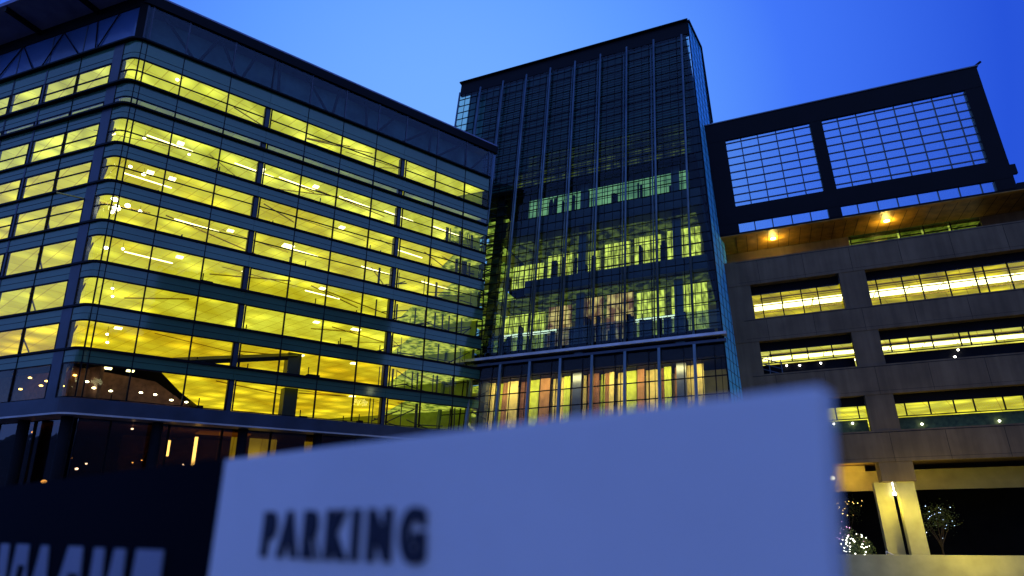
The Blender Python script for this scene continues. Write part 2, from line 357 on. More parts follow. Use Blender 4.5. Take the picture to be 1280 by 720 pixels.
# ribs and braces seen at the green end: stair flights
random.seed(11)
for i in range(0, 7):
    g = MB(); z0 = floors[i] + .1; z1 = heads[i]
    for k in range(16):
        t = 23.5 + (35.6 - 23.5) * random.random() if i < 5 else 31 + 4 * random.random()
        if random.random() < .6: g.bar(FA.p(t, z0, -.9), FA.p(t, z1, -.9), random.uniform(.03, .10), 4)
        else: g.bar(FA.p(t, z0 + random.random(), -1.3), FA.p(min(t + 3, 35.8), z0 + 2 * random.random(), -1.3), .06, 4)
    g.build('stair_rail', 'slate_panel', A)
    g = MB(); zc = heads[i] + .06; a_ = 27.5 if i < 4 else 32.0
    g.hexa([FA.p(a_, zc, -.25), FA.p(35.9, zc, -.25), FA.p(35.9, zc, -9), FA.p(a_ + 2, zc, -9)] + [FA.p(a_, zc + .04, -.25), FA.p(35.9, zc + .04, -.25), FA.p(35.9, zc + .04, -9), FA.p(a_ + 2, zc + .04, -9)])
    g.build('stair_ceiling', 'ceiling_green', A)
# large inner column with its sloping brace
g = MB(); g.box(FA, 15.6, 16.8, 8.46, 14.9, -2.0, -1.0); g.build('inner_column', 'slate_panel', A)
g = MB(); a_, b_ = FA.p(6.5, 12.15, -1.2), FA.p(16.4, 14.0, -1.2); g.bar(a_, b_, .32, 4); g.build('brace', 'slate_panel', A)
# brown panel and lamps inside stand in for the street reflected in the lowest storey
g = MB()
g.hexa([FA.p(0, 8.5, -2), FA.p(9, 8.5, -2), FA.p(9, 8.5, -2.3), FA.p(0, 8.5, -2.3), FA.p(0, 11.05, -2), FA.p(5.6, 10.6, -2), FA.p(5.6, 10.6, -2.3), FA.p(0, 11.05, -2.3)])
g.box(FL, 0, 20, 8.5, 11.1, -2.3, -2); g.build('reflection_wall', 'brown_brick', A)
for (t, z) in ((1.0, 9.9), (1.5, 9.5), (2.6, 9.4), (4.6, 9.5), (5.6, 9.45), (6.8, 9.15), (7.9, 9.1), (-1.5, 10.4), (-3.0, 10.6), (-4.4, 10.2), (-2.6, 9.7), (-4.9, 9.9), (-6.3, 10.6), (-7.1, 9.8)):
    g = MB(); p_ = FO.p(t, z, -1.2); g.ball(p_, .13, 6, .45); pl = g.build('reflection_lamp', 'warm_lamp' if t < 0 else 'white_lamp', A); g = MB(); g.bar(p_ + V((0, 0, .07)), p_ + V((0, 0, .5)), .01, 4); g.build('stem', 'black_metal', pl)
# wall closing the far end of the block
g = MB(); e0 = OA + hR * (END - .3) - nR * .8; e1 = e0 + hL * 26
g.hexa([x + V((0, 0, GZ)) for x in (e0 + LA * -4.9, e1 + LA * -4.9, e1 + nR * -.3 + LA * -4.9, e0 + nR * -.3 + LA * -4.9, e0 + LA * 37, e1 + LA * 37, e1 + nR * -.3 + LA * 37, e0 + nR * -.3 + LA * 37)]); g.build('end_wall', 'green_curtain', A)
# glazed parapet with its steel struts, roof edge
for a, b in ((WL, -14.3), (-14.3, -6.2), (-6.2, -.02), (.02, 10.9), (10.9, 24.95), (24.95, END + .8)):
    g = MB(); strip(g, a + .02, b - .02, 37.3, 40.5, .0, .04); sp = g.build('parapet_glazing', 'parapet_glass' if b > 0 else 'parapet_sky_blue', A)
    f = MB()
    for m_ in mull + [-10.2, 0.0, 10.87, 24.95, 35.9]:
        if a - .1 <= m_ < b: f.box(FO, m_ - .06, m_ + .06, 37.3, 40.5, -.1, .07)
    if f.v: f.build('frame', 'slate_panel', sp)
g = MB(); g.box(FO, -.3, .3, 37.3, 40.7, -.3, .15); g.build('corner_post', 'black_metal', A)
for t0, t1, k in ((1.5, 4.5, 1), (6, 4.6, 1), (6.2, 8.0, 1), (9.3, 8.2, 1), (11.4, 11.6, 1), (14, 16.6, 1), (17.4, 16.9, 1), (20.3, 20.6, 1), (24.0, 21.6, 1), (28.2, 24.4, 1), (28.2, 28.0, 1), (32.6, 28.8, 1), (32.9, 32.8, 1), (36, 33.4, 1)):
    g = MB(); g.bar(FA.p(t0, 40.4, -.4), FA.p(t1, 37.3, -.3), .13, 6); g.build('roof_strut', 'black_metal', A)
for t0, t1 in ((2.5, 4.5), (5, 4.6), (9, 6.5), (9, 11), (14, 12), (14, 17)):
    g = MB(); g.bar(FL.p(t0, 40.2, .12), FL.p(t1, 37.35, .12), .05, 6); g.build('roof_strut', 'black_metal', A)
g = MB(); g.prism(foot(1.3), 37.25, 40.45, LA); g.build('plant_room', 'plant_cladding', A)
g = MB(); strip(g, 0, END + .9, 40.5, 41.35, -.3, .25); g.build('roof_edge', 'black_metal', A)
g = MB(); strip(g, WL, -.2, 40.2, 41.25, -.3, .12); g.build('roof_edge', 'black_metal', A)
g = MB(); pts = [OA - hL * .9 + nL * 3.2, OA + hL * 30 + nL * 3.2, OA + hL * 30 - nL * 14, OA + hR * (END + .9) - nR * 6, OA + hR * (END + .9) + nR * .1, OA + hR * .6 + nR * .1]
g.prism(pts, 41.26, 41.6, LA); g.build('roof_slab', 'soffit_navy', A)
for t in range(-26, 0, 7): g = MB(); g.box(FL, -t, -t + .2, 40.8, 41.24, 0.13, 3.1); g.build('eave_bracket', 'black_metal', A)
# ledge under the lowest storey, tall lobby below
g = MB(); strip(g, WL, END, 7.42, 8.44, -1.2, .45); g.build('ledge', 'slate_panel', A)
g = MB(); strip(g, WL, END, 7.28, 7.41, -1.2, .52); g.build('ledge_trim', 'pale_steel', A)
for a, b in ((WL, -12), (-12, -1), (-.98, 10.8), (10.82, 24.9), (24.92, END)):
    g = MB(); strip(g, a, b, -GZ + .02, 7.27, -1.5, -1.46); lw = g.build('lobby_window', 'lobby_glass', A)
    f = MB()
    for k in range(int(a), int(b) + 1):
        if k % 4 == 3: f.box(FO, k - .06, k + .06, -GZ + .02, 7.27, -1.62, -1.36)
    f.build('frame', 'black_metal', lw)
for t in (-12.2, -5, -.6, 6, 12.4, 18.9, 25.4, 31.9):
    g = MB(); g.bar(FO.p(t, -GZ, -.6), FO.p(t, 7.27, -.6), .38, 16); g.build('lobby_column', 'dark_interior', A, True)
g = MB(); g.prism(foot(9), -GZ, 7.2, LA); g.build('lobby_wall', 'brown_brick', A)
g = MB(); g.prism(foot(1.6), 7.15, 7.26, LA); g.build('lobby_ceiling', 'brown_brick', A)
for (t, z, m_, r_) in ((4.6, 6.9, 'white_lamp', .1), (-.2, 3.8, 'white_lamp', .12), (.6, 4.4, 'white_lamp', .08), (2.0, 4.2, 'white_lamp', .08), (-4.3, 3.0, 'warm_lamp', .2), (-6.5, 6.7, 'warm_lamp', .14), (-2.4, 4.5, 'warm_lamp', .13), (-2.9, 4.4, 'warm_lamp', .14), (-3.5, 4.5, 'warm_lamp', .12), (-3.2, 4.2, 'warm_lamp', .12), (-2.0, 4.6, 'warm_lamp', .12), (5.0, 4.4, 'warm_lamp', .06), (5.6, 4.6, 'warm_lamp', .06), (8.6, 4.4, 'white_lamp', .08)):
    g = MB(); p_ = FO.p(t, z, -2.4); g.ball(p_, r_, 6, .7); g.build('lobby_glint', m_, A)  # small glowing balls inside stand in for city lights reflected in the glass
for t, z0, z1 in ((7.2, 5.0, 6.2), (9.2, 4.2, 6.6)):
    g = MB(); g.box(FA, t, t + .22, z0, z1, -2.5, -2.3); g.build('light_bar', 'downlight', A)  # glowing bars stand in for upright lamp reflections in the lobby glass
for t in (12.8, 14.4, 15.6, 19.5):
    g = MB(); g.box(FA, t, t + 1.2, 4.6, 7.1, -5.2, -5); g.build('lit_doorway', 'ceiling_yellow', A)
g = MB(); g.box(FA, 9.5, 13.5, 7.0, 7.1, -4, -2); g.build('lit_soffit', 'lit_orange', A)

# ================================================================ glass tower (middle)
B = thing('glass_tower', 'tall dark box of blue-black glass ribbed with slender upright tubes, middle of the three buildings', 'glass tower')
LEFT = 32.7
def eR(z): return -.21 + (z - 15.95) * .0486                     # right edge runs slightly inwards going up
bs = [2.5 + 3.35 * i for i in range(10)]
bs[-1] = LEFT
def bandbox(g, z0, z1, d0, d1, s1=LEFT, pad=0.0):
    a0, a1 = eR(z0) + pad, eR(z1) + pad; P = FB.p
    g.hexa([P(a0, z0, d0), P(s1, z0, d0), P(s1, z0, d1), P(a0, z0, d1), P(a1, z1, d0), P(s1, z1, d0), P(s1, z1, d1), P(a1, z1, d1)])
ztr = [16.35 + 1.12 * i for i in range(35)]
for i in range(-1, len(bs) - 1):
    s0 = bs[i] if i >= 0 else None; s1 = bs[i + 1]
    for z0, z1 in ((16.3, 36.9), (36.95, 55.25)):
        g = MB(); P = FB.p
        a0 = s0 if s0 is not None else eR(z0) + .05; a1 = s0 if s0 is not None else eR(z1) + .05
        g.quad(P(a0 + .03, z0, 0), P(s1 - .03, z0, 0), P(s1 - .03, z1, 0), P(a1 + .03, z1, 0))
        pn = g.build('curtain_wall_bay', 'tower_glass', B)
        f = MB()
        for z in ztr:
            if z0 <= z < z1:
                b0 = s0 if s0 is not None else eR(z) + .05; f.box(FB, b0, s1, z - .035, z + .035, -.08, .05)
        if s0 is not None:
            f.box(FB, s0 + .65, s0 + .73, z0, z1, -.1, .04)
            f.box(FB, s0 + 1.55, s0 + 1.60, z0, z1, -.06, .03); f.box(FB, s0 + 2.5, s0 + 2.55, z0, z1, -.06, .03)
        f.build('transom_grid', 'black_metal', pn)
for i, s in enumerate(bs):
    g = MB(); top = 55.3 if i else 54.9
    if i == 9: s -= .25
    g.bar(FB.p(s, 16.3, .55), FB.p(s, top, .55), .13, 8)
    if 0 < i < 9: g.bar(FB.p(s + .42, 16.3, .12), FB.p(s + .42, top - 1, .12), .07, 6)
    tb = g.build('tube_mullion', 'tube_steel', B, True)
    g = MB()
    for z in ztr[::3]: g.bar(FB.p(s, z, .04), FB.p(s, z, .55), .04, 4)
    g.build('outrigger', 'steel', tb)
g = MB(); bandbox(g, 55.3, 57.4, -.5, .05); g.build('parapet', 'black_metal', B)
g = MB(); bandbox(g, 57.4, 57.55, -.6, .35, LEFT + .2, -.1); g.build('roof_edge', 'black_metal', B)
# ledge between the two glass walls
g = MB(); bandbox(g, 16.0, 16.28, -.3, .9, 29.3, -.3); g.build('ledge_rail', 'pale_steel', B)
g = MB(); bandbox(g, 15.42, 15.68, -.3, .45, 29.3, -.2); g.build('ledge_rail', 'slate_panel', B)
# lower glass wall
for i in range(-1, 8):
    s0 = bs[i] if i >= 0 else -.35; s1 = bs[i + 1]
    g = MB(); P = FB.p; g.quad(P(s0 + .03, -GZ, 0), P(s1 - .03, -GZ, 0), P(s1 - .03, 15.4, 0), P(s0 + .03, 15.4, 0))
    pn = g.build('lower_window', 'clear_glass', B)
    f = MB()
    for z in (10.5, 12.2, 13.9): f.box(FB, s0, s1, z - .05, z + .05, -.1, .05)
    f.box(FB, s0 + 1.0, s0 + 1.1, 5, 15.4, -.1, .04); f.box(FB, s0 + .45, s0 + .5, 5, 14, -.1, .04); f.box(FB, s0 + 2.2, s0 + 2.26, 5, 14, -.1, .04)
    f.build('frame', 'black_metal', pn)
    g = MB(); g.box(FB, s1 - .13, s1 + .13, -GZ, 15.4, .06, .5); g.build('fin_mullion', 'tube_steel', B)
g = MB(); bandbox(g, 14.15, 15.4, -3, -.1, 29.3); g.build('soffit_band', 'dark_interior', B)
# side wall of the tower: a short splayed bay, then straight back
LS = V((0.0503, 0.0787, 1)); SA = R(31.5); hs = V((math.sin(SA), math.cos(SA), 0)); CZ = FB.p(-.21, 15.95) - V((0, 0, GZ)) - LS * 15.95
FS = Fr(CZ, hs, LS, (math.cos(SA), -math.sin(SA), 0)); SD = 5.6
FS2 = Fr(CZ + hs * SD, nP, LS, (0.9318, -0.3629, 0))
for k in range(12):
    fr_, a_, b_ = (FS, k * 1.4, k * 1.4 + 1.4) if k < 4 else (FS2, (k - 4) * 2.2, (k - 3) * 2.2)
    g = MB(); P = fr_.p
    g.quad(P(a_ + .02, -GZ, .0), P(b_ - .02, -GZ, .0), P(b_ - .02, 57.3, .0), P(a_ + .02, 57.3, .0))
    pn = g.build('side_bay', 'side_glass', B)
    f = MB(); f.box(fr_, a_ - .04, a_ + .04, -GZ, 57.3, -.1, .03)
    for j in range(55):
        z = -4 + j * 1.12
        if z < 57: f.box(fr_, a_ + .05, b_ - .05, z - .03, z + .03, -.08, .012)
    f.build('frame', 'black_metal', pn)
g = MB(); g.box(FS, 0, SD, 57.3, 57.55, -.4, .2); g.box(FS2, 0, 17.6, 57.3, 57.55, -.4, .2); g.build('roof_edge', 'black_metal', B)
g = MB(); g.box(FS2, 17.4, 17.6, -GZ, 57.3, -33, -.1); g.build('rear_wall', 'dark_interior', B)
# interior: floor bands, lit rooms, dark plant screen above
def slab(z0, z1, mat='dark_interior', s0=0.6, s1=29, d=-.7):
    g = MB(); g.box(FB, s0 + max(0, (z0 - 16) * .0486), s1, z0, z1, -22, d); return g.build('floor_slab', mat, B)
slab(31.4, 33.5, 'slate_panel', s1=25); slab(23.7, 25.3, 'slate_panel', s1=21); slab(16.9, 17.1); slab(37.6, 38.2)
slab(15.7, 15.98)
g = MB(); g.box(FB, 2.2, 32.0, 38.2, 57, -22, -1.6); g.build('plant_screen', 'plant_teal', B)
g = MB()
for k in range(41): g.box(FB, 2.0, 29.1, 38.4 + k * .4, 38.5 + k * .4, -1.19, -1.0)
g.build('louvre_bank', 'slate_panel', B)
def room(z0, zc, s0, s1, mat, d0=-1, d1=-9, back='core_wall', name='glow_ceiling'):
    g = MB(); g.box(FB, s0, s1, zc, zc + .08, d1, d0); g.build(name, mat, B)
    g = MB(); g.box(FB, s0, s1, z0, zc, d1 - .2, d1); g.build('rear_partition', back, B)
def lit_wall(z0, z1, s0, s1, mat, d):
    g = MB(); g.box(FB, s0, s1, z0, z1, d - .1, d); lp_ = g.build('glow_partition', mat, B)
    g = MB(); x = s0
    while x < s1: g.box(FB, x, x + .06, z0, z1, d + .01, d + .12); x += .62
    for q in range(1, 4): g.box(FB, s0, s1, z0 + (z1 - z0) * q / 4, z0 + (z1 - z0) * q / 4 + .05, d + .01, d + .10)
    g.build('frame', 'black_metal', lp_)
lit_wall(33.5, 36.9, 2.6, 21.8, 'tower_teal', -2.2)
for s0, s1, z1 in ((1.6, 5.2, 29.6), (5.8, 8.8, 29.4), (9.3, 12.2, 29.2), (12.7, 15.5, 28.6), (16.0, 19.0, 28.9), (19.4, 23.4, 28.2)): lit_wall(25.3, z1, s0, s1, 'tower_yellow', -2.6)
for s0, s1, z0, z1, m_ in ((1.2, 5.0, 19.3, 22.9, 'tower_yellow'), (5.6, 8.6, 19.2, 22.7, 'tower_yellow'), (9.0, 11.9, 19.2, 23.0, 'tower_warm'), (12.3, 15.2, 19.2, 22.9, 'tower_warm'), (15.9, 18.6, 19.2, 22.4, 'tower_warm'), (19.0, 24.2, 19.2, 22.0, 'tower_yellow')): lit_wall(z0 - 1.5, z1, s0, s1, m_, -2.8)
lit_wall(38.3, 40.4, 2.6, 24, 'tower_dim', -1.3); lit_wall(40.5, 43.0, 2.8, 22, 'tower_faint', -1.3)  # two dim glowing sheets paint the glow that fades up the tower
room(25.3, 30.6, 1.9, 24, 'tower_dim', -1.2, -10); room(17.1, 23.3, 1.0, 24.5, 'tower_dim', -1.2, -12)
for s0, s1 in ((3.5, 9.5), (17.5, 24)): g = MB(); g.box(FB, s0, s1, 19.3, 19.6, -2.7, -2.5); g.build('linear_lamp', 'tube_light', B)
for z in (19.0, 22.2, 25.6, 29.0, 32.0, 35.0, 13.9, 11.0): room(z - 2, z, 24.6, 29.2, 'ceiling_green', -2.5, -7, name='stair_ceiling')
g = MB()
for k in range(16): g.box(FB, 24.4, 29.2, 16.8 + k * 1.3, 16.95 + k * 1.3, -1.6, -1.2)
random.seed(5)
for k in range(18):
    z = 10 + k * 1.55; g.bar(FB.p(24.6, z, -1.5), FB.p(29, z + random.choice((-2, 2.2)), -1.5), .08, 4)
g.build('stair_flight', 'slate_panel', B)
for s in (3.6, 14.2, 25.0): g = MB(); g.box(FB, s, s + .9, 5, 38, -2.6, -1.7); g.build('round_column', 'steel', B)
g = MB(); random.seed(8)
for k in range(46):
    s = random.uniform(3, 24); z = random.choice((25.4, 17.2, 33.6)); g.box(FB, s, s + random.uniform(.05, .5), z, z + random.uniform(1.2, 3.4), -1.9 - random.random() * 2, -1.8)
g.build('furniture_row', 'dark_interior', B)
g = MB()
for k in range(16): s = random.uniform(3, 24); g.box(FB, s, s + .5, 16.95, 18.8, -1.0, -.6)
g.build('balustrade_panel', 'slate_panel', B)
g = MB(); bandbox(g, 17.0, 19.0, -.45, -.40, 29); g.build('balustrade', 'screen_glass', B)
# lower hall with tall hanging panels lit from above
random.seed(21)
cols = ['cream_curtain', 'cream_curtain', 'orange_panel', 'green_curtain', 'brown_brick', 'cream_curtain', 'orange_panel', 'green_curtain']
s = 2.0; i = 0
while s < 24.5:
    wd = random.choice((.5, .7, .9, 1.2)); g = MB(); lean = random.uniform(-.15, .15); P = FB.p; dd = -2.6 - (i % 3) * .35
    n_ = 4
    for k in range(n_):
        a_, b_ = s + wd * k / n_, s + wd * (k + 1) / n_; e_ = .06 * (k % 2)
        g.hexa([P(a_ + lean, 6, dd + e_), P(b_ + lean, 6, dd + .06 - e_), P(b_ + lean, 6, dd - .05), P(a_ + lean, 6, dd - .05), P(a_, 14.1, dd + e_), P(b_, 14.1, dd + .06 - e_), P(b_, 14.1, dd - .05), P(a_, 14.1, dd - .05)])
    g.build('hanging_panel', cols[i % 8], B); s += wd + random.choice((.02, .05, .25)); i += 1
g = MB(); g.box(FB, 0, 29, 5, 14.1, -6.2, -6); g.build('hall_wall', 'core_wall', B)
g = MB(); g.box(FB, 1, 25, 8.3, 8.4, -1.6, -1.3); g.build('linear_lamp', 'tube_light', B)
for s in (4, 10, 16, 22):
    al = bpy.data.lights.new('hall_light', 'AREA'); al.shape = 'RECTANGLE'; al.size = 5.5; al.size_y = .8; al.energy = 260; al.color = (1, .82, .35)
    ao = bpy.data.objects.new('hall_light', al); ao.location = FB.p(s, 14.0, -.9); C.objects.link(ao); ao.parent = B
    ao.rotation_euler = (-nP * .8 + V((0, 0, 1.0))).to_track_quat('Z', 'Y').to_euler()
g = MB(); g.box(FB, 0, 29, -GZ, 8.2, -6, -.6); g.build('podium', 'dark_interior', B)

# ================================================================ parking garage (right)
G = thing('parking_garage', 'concrete parking garage with lit yellow decks under a black steel frame of gridded glass', 'parking garage')
RW = 36.0
def cbox(name, mat, s0, s1, z0, z1, d0, d1, parent=None):
    g = MB(); g.box(FC, s0, s1, z0, z1, d0, d1); return g.build(name, mat, parent or G)
# concrete beams and piers
for z0, z1 in ((22.45, 25.2), (16.36, 18.75), (10.25, 13.0), (4.28, 7.0)):
    cbox('concrete_beam', 'concrete', -2.4, RW, z0, z1, -.9, .0)
    cbox('beam_joint', 'black_metal', -.9, RW, z0 + (z1 - z0) * .93, z0 + (z1 - z0) * .93 + .05, .001, .012)
cbox('end_wall', 'dark_interior', -2.5, -2.3, -GZ, 28.2, -20, -.05)
for s0, s1 in ((8.5, 10.8), (-2.3, .2), (27.0, 29.3)):
    for z0, z1 in ((18.752, 22.448), (13.002, 16.358), (7.002, 10.248)):
        cbox('pier', 'concrete', s0, s1, z0, z1, -.9, -.05)
for z0, z1 in ((22.45, 25.2), (16.36, 18.75), (10.25, 13.0), (4.28, 7.0)):
    f = MB()
    f.box(FC, -.9, RW, z0 + .3, z0 + .32, .001, .006)
    for k in range(9): f.box(FC, 1.2 + k * 4.3, 1.225 + k * 4.3, z0 + .01, z0 + (z1 - z0) * .925, .001, .008)
    f.build('form_joint', 'dark_interior', G)
# storey interiors
lev = [(18.75, 22.45, 21.72, 18.75, 'garage_ceiling', True), (13.0, 16.36, 15.6, 14.15, 'garage_pale', True), (7.0, 10.25, 9.5, 8.2, 'ceiling_yellow', False)]
for z0, z1, zt, zb, cm, tube in lev:
    for s0, s1 in ((.2, 8.5), (10.8, 27.0), (29.3, RW)):
        cbox('header', 'dark_interior', s0, s1, zt, z1 - .002, -1.6, -.91)
        g = MB(); g.box(FC, s0, s1, zb + .05, zt, -.98, -.95); wd = g.build('deck_window', 'clear_glass', G)
        f = MB(); random.seed(int(s0 * 10 + z0)); s = s0 + .9
        while s < s1 - .3:
            f.box(FC, s - .05, s + .05, zb + .05, zt, -1.03, -.88); s += random.choice((1.5, 1.9, 1.9, .75, 2.2))
        for z in ((zb + .08, zt - .05, (zb + zt) / 2 + .1) if tube else (zb + .08, zt - .05)): f.box(FC, s0, s1, z - .04, z + .04, -1.02, -.9)
        f.build('frame', 'black_metal', wd)
        if zb > z0 + .2:
            cbox('low_wall', 'leaf' if z0 < 8 else 'dark_interior', s0, s1, z0, zb, -2.2, -1.4)
    cbox('deck_ceiling', cm, .2, RW, zt + .1, zt + .16, -20, -1.7)
    cbox('deck_rear_wall', 'core_wall', -1, RW, z0, zt + .1, -20.3, -20)
    cbox('deck_slab', 'dark_interior', -.9, RW, z0 - .5, z0 - .01, -20, -1)
    for d_, r_ in ((-2.6, .09), (-3.3, .05), (-7.9, .08)) if tube else ():
        g = MB(); g.bar(FC.p(1.0, zt - .12, d_), FC.p(RW, zt - .12, d_), r_, 8); g.build('ceiling_pipe', 'duct_ochre', G)
    if tube:
        for d_ in ((-5.0,) if z0 > 15 else (-4.6, -8.5)):
            for s0 in range(1, 34, 3):
                cbox('deck_lamp', 'tube_light', s0 - .6, s0 + 2.25, zt - .05, zt + .03, d_ - (2.2 if z0 > 15 else 1.2), d_)

# small clutter along the deck edges
random.seed(9)
for k in range(11):
    s = random.choice((2.3, 3.4, 5.2, 6.8, 12.2, 14, 16.5, 18.2, 20, 22.5)) + random.random() * .6; z = random.choice((13.1, 7.1)); g = MB(); g.ball(FC.p(s, z + random.uniform(.2, .9), -1.2), .09, 5); g.build('deck_bulkhead_lamp', 'white_lamp', G)
# top deck: wooden soffit, recess with two downlights, clerestory behind
g = MB(); g.box(FC, -2.4, RW, 28.25, 28.32, -5.2, -.02); g.build('wood_soffit', 'wood', G)
f = MB()
for k in range(34): f.box(FC, -.5 + k * 1.08, -.46 + k * 1.08, 28.235, 28.249, -5.2, -.61)
f.build('soffit_joint', 'black_metal', G)
cbox('clerestory_wall', 'concrete', -2.4, 10.9, 25.2, 28.24, -5.5, -5.21)
cbox('clerestory_wall', 'concrete', 23, RW, 25.2, 28.24, -5.5, -5.21)
for k, (s0, s1) in enumerate(((11, 15.5), (15.7, 17.7), (17.9, 20.1), (20.3, 22.9))):
    g = MB(); g.box(FC, s0, s1, 25.3, 28.2, -5.4, -5.36); wd = g.build('clerestory_window', 'strip_glass', G)
    f = MB(); f.box(FC, s0, s0 + .1, 25.3, 28.2, -5.45, -5.3); f.box(FC, s0, s1, 27.4, 27.5, -5.45, -5.3); f.build('frame', 'black_metal', wd)
cbox('clerestory_ceiling', 'ceiling_green', 11, 23, 27.9, 27.95, -9, -5.6)
cbox('clerestory_rear', 'core_wall', 10.9, 23.1, 25.2, 28.2, -9.3, -9.1)
cbox('terrace_floor', 'dark_interior', -.9, RW, 24.9, 25.15, -9, -.95)
for s in (3.3, 14.2):
    g = MB(); g.bar(FC.p(s, 28.16, -2.4), FC.p(s, 28.24, -2.4), .28, 16); dl = g.build('downlight', 'downlight', G)
    lp = bpy.data.lights.new('downlight_beam', 'POINT'); lp.energy = 230; lp.color = (1, .74, .16); lp.shadow_soft_size = .25
    lo = bpy.data.objects.new('downlight_beam', lp); lo.location = FC.p(s, 27.75, -2.4); C.objects.link(lo); lo.parent = G
for s in (1.2, 4.0, 18.7, 20.6, 22.2):
    g = MB(); g.box(FC, s, s + .5, 26.3, 26.55, -5.2, -5.1); g.build('light_bar', 'tube_light', G)
# roof deck and black steel frame with gridded glass
cbox('roof_slab', 'black_metal', -2.4, RW, 28.33, 28.5, -16, .02)
cbox('roof_kerb', 'black_metal', 24.8, RW, 28.5, 29.0, -4, .02)
fx0, fx1 = -2.5, 24.7
for z0, z1 in ((40.1, 42.5), (29.62, 31.6)): cbox('frame_beam', 'black_metal', fx0, fx1, z0, z1, -.3, .1)
for s0, s1 in ((fx0, 0.0), (8.75, 9.95), (23.15, fx1)):
    cbox('frame_post', 'black_metal', s0, s1, 28.5, 29.618, -.55, .08); cbox('frame_post', 'black_metal', s0, s1, 31.602, 40.098, -.55, .08)
cbox('frame_cap', 'steel', fx0 - .1, fx1 + .15, 42.5, 42.62, -.7, .2)
g = MB(); g.bar(FC.p(fx1 - .1, 42.6, 0), FC.p(fx1 + .5, 43.0, 0), .12); g.build('roof_bracket', 'black_metal', G)
cbox('frame_bracket', 'black_metal', fx1, fx1 + .45, 30.0, 31.0, -.3, .05)
gm = {0: (0.0, 8.75, (1.62, 3.4, 5.3, 7.1)), 1: (9.95, 23.15, (11.5, 13.28, 15.05, 16.83, 18.55, 20.3, 22.1))}
for k, (a, b, ms) in gm.items():
    for z0, z1, rows in ((31.6, 40.1, 9), (28.5, 29.62, 0)):
        g = MB(); g.box(FC, a, b, z0, z1, -.27, -.25); pn = g.build('glass_screen', 'frosted_sky_glass', G)
        f = MB()
        for s in ms: f.box(FC, s - .05, s + .05, z0, z1, -.34, -.18)
        for r_ in range(1, rows + 1): z = z0 + (z1 - z0) * (r_ - .35) / rows; f.box(FC, a, b, z - .065, z + .065, -.32, -.21)
        f.build('glazing_bar', 'slate_panel', pn)
# ground storey: columns, inner lit beam, low wall
for s in (8.6, 28):
    cbox('column_head', 'concrete', s - .1, s + 2.5, 2.6, 4.27, -2.4, -.05)
    cbox('column', 'warm_concrete', s - .6, s + .75, -GZ, 2.58, -3.0, -1.8)
    cbox('column', 'warm_concrete', s + .95, s + 2.3, -GZ, 2.58, -1.5, -.3)
cbox('inner_beam', 'warm_concrete', -6, RW, 2.1, 4.0, -9.6, -8.8)
cbox('ground_ceiling', 'concrete', -6, RW, 4.6, 4.8, -22, -.95)
cbox('ground_rear_wall', 'dark_interior', -6, RW, -GZ, 4.6, -22.4, -22)
cbox('lit_bay', 'ceiling_amber', 5.6, 8.3, 4.0, 5.4, -9.4, -9.2) if False else None
cbox('vestibule_wall', 'warm_concrete', 5.2, 8.4, 3.9, 4.55, -8.7, -8.5)
g = MB(); g.box(FC, -4, RW, -GZ, -3.22, 2.2, 2.6); g.build('low_wall', 'warm_concrete', G)
def lampat(name, p_, e_, col, parent, size=.3):
    lp = bpy.data.lights.new(name, 'POINT'); lp.energy = e_; lp.color = col; lp.shadow_soft_size = size
    lo = bpy.data.objects.new(name, lp); lo.location = p_; C.objects.link(lo); lo.parent = parent
g = MB(); g.ball(FC.p(9.45, 1.6, -1.62), .16, 6); g.bar(FC.p(9.45, 1.6, -1.62), FC.p(9.45, 2.58, -1.62), .04); g.build('column_lamp', 'white_lamp', G)
lampat('column_lamp_beam', FC.p(9.0, .6, -.2), 240, (1, .84, .10), G, .2)
lampat('wall_fill', FC.p(13, -2.4, 6.5), 900, (1, .84, .08), G, .4)  # added point light without a fixture, turns the low wall yellow
lampat('forecourt_fill', FC.p(11.0, .0, 2.0), 330, (1, .84, .08), G, .4)  # added point light without a fixture, in front of the columns
lampat('deck_beam', FC.p(7.0, 3.4, -6.5), 260, (1, .62, .08), G, .3)
lampat('deck_beam', FC.p(14.0, 3.0, -6.8), 12, (1, .55, .08), G, .3)
g = MB(); g.ball(FC.p(5.0, 3.3, -6), .3, 6, .6); g.build('bulkhead_lamp', 'tube_light', G)
# stair rail at the garage's left end
g = MB()
for k in range(3): g.bar(FC.p(-.6, 13.9 + k * .55, -.5), FC.p(2.0, 12.9 + k * .55, -.5), .06, 5)
for s in (-.5, .8, 1.9): g.bar(FC.p(s, 12.6, -.5), FC.p(s, 15.2 - s * .4, -.5), .05, 5)
g.build('stair_railing', 'steel', G)

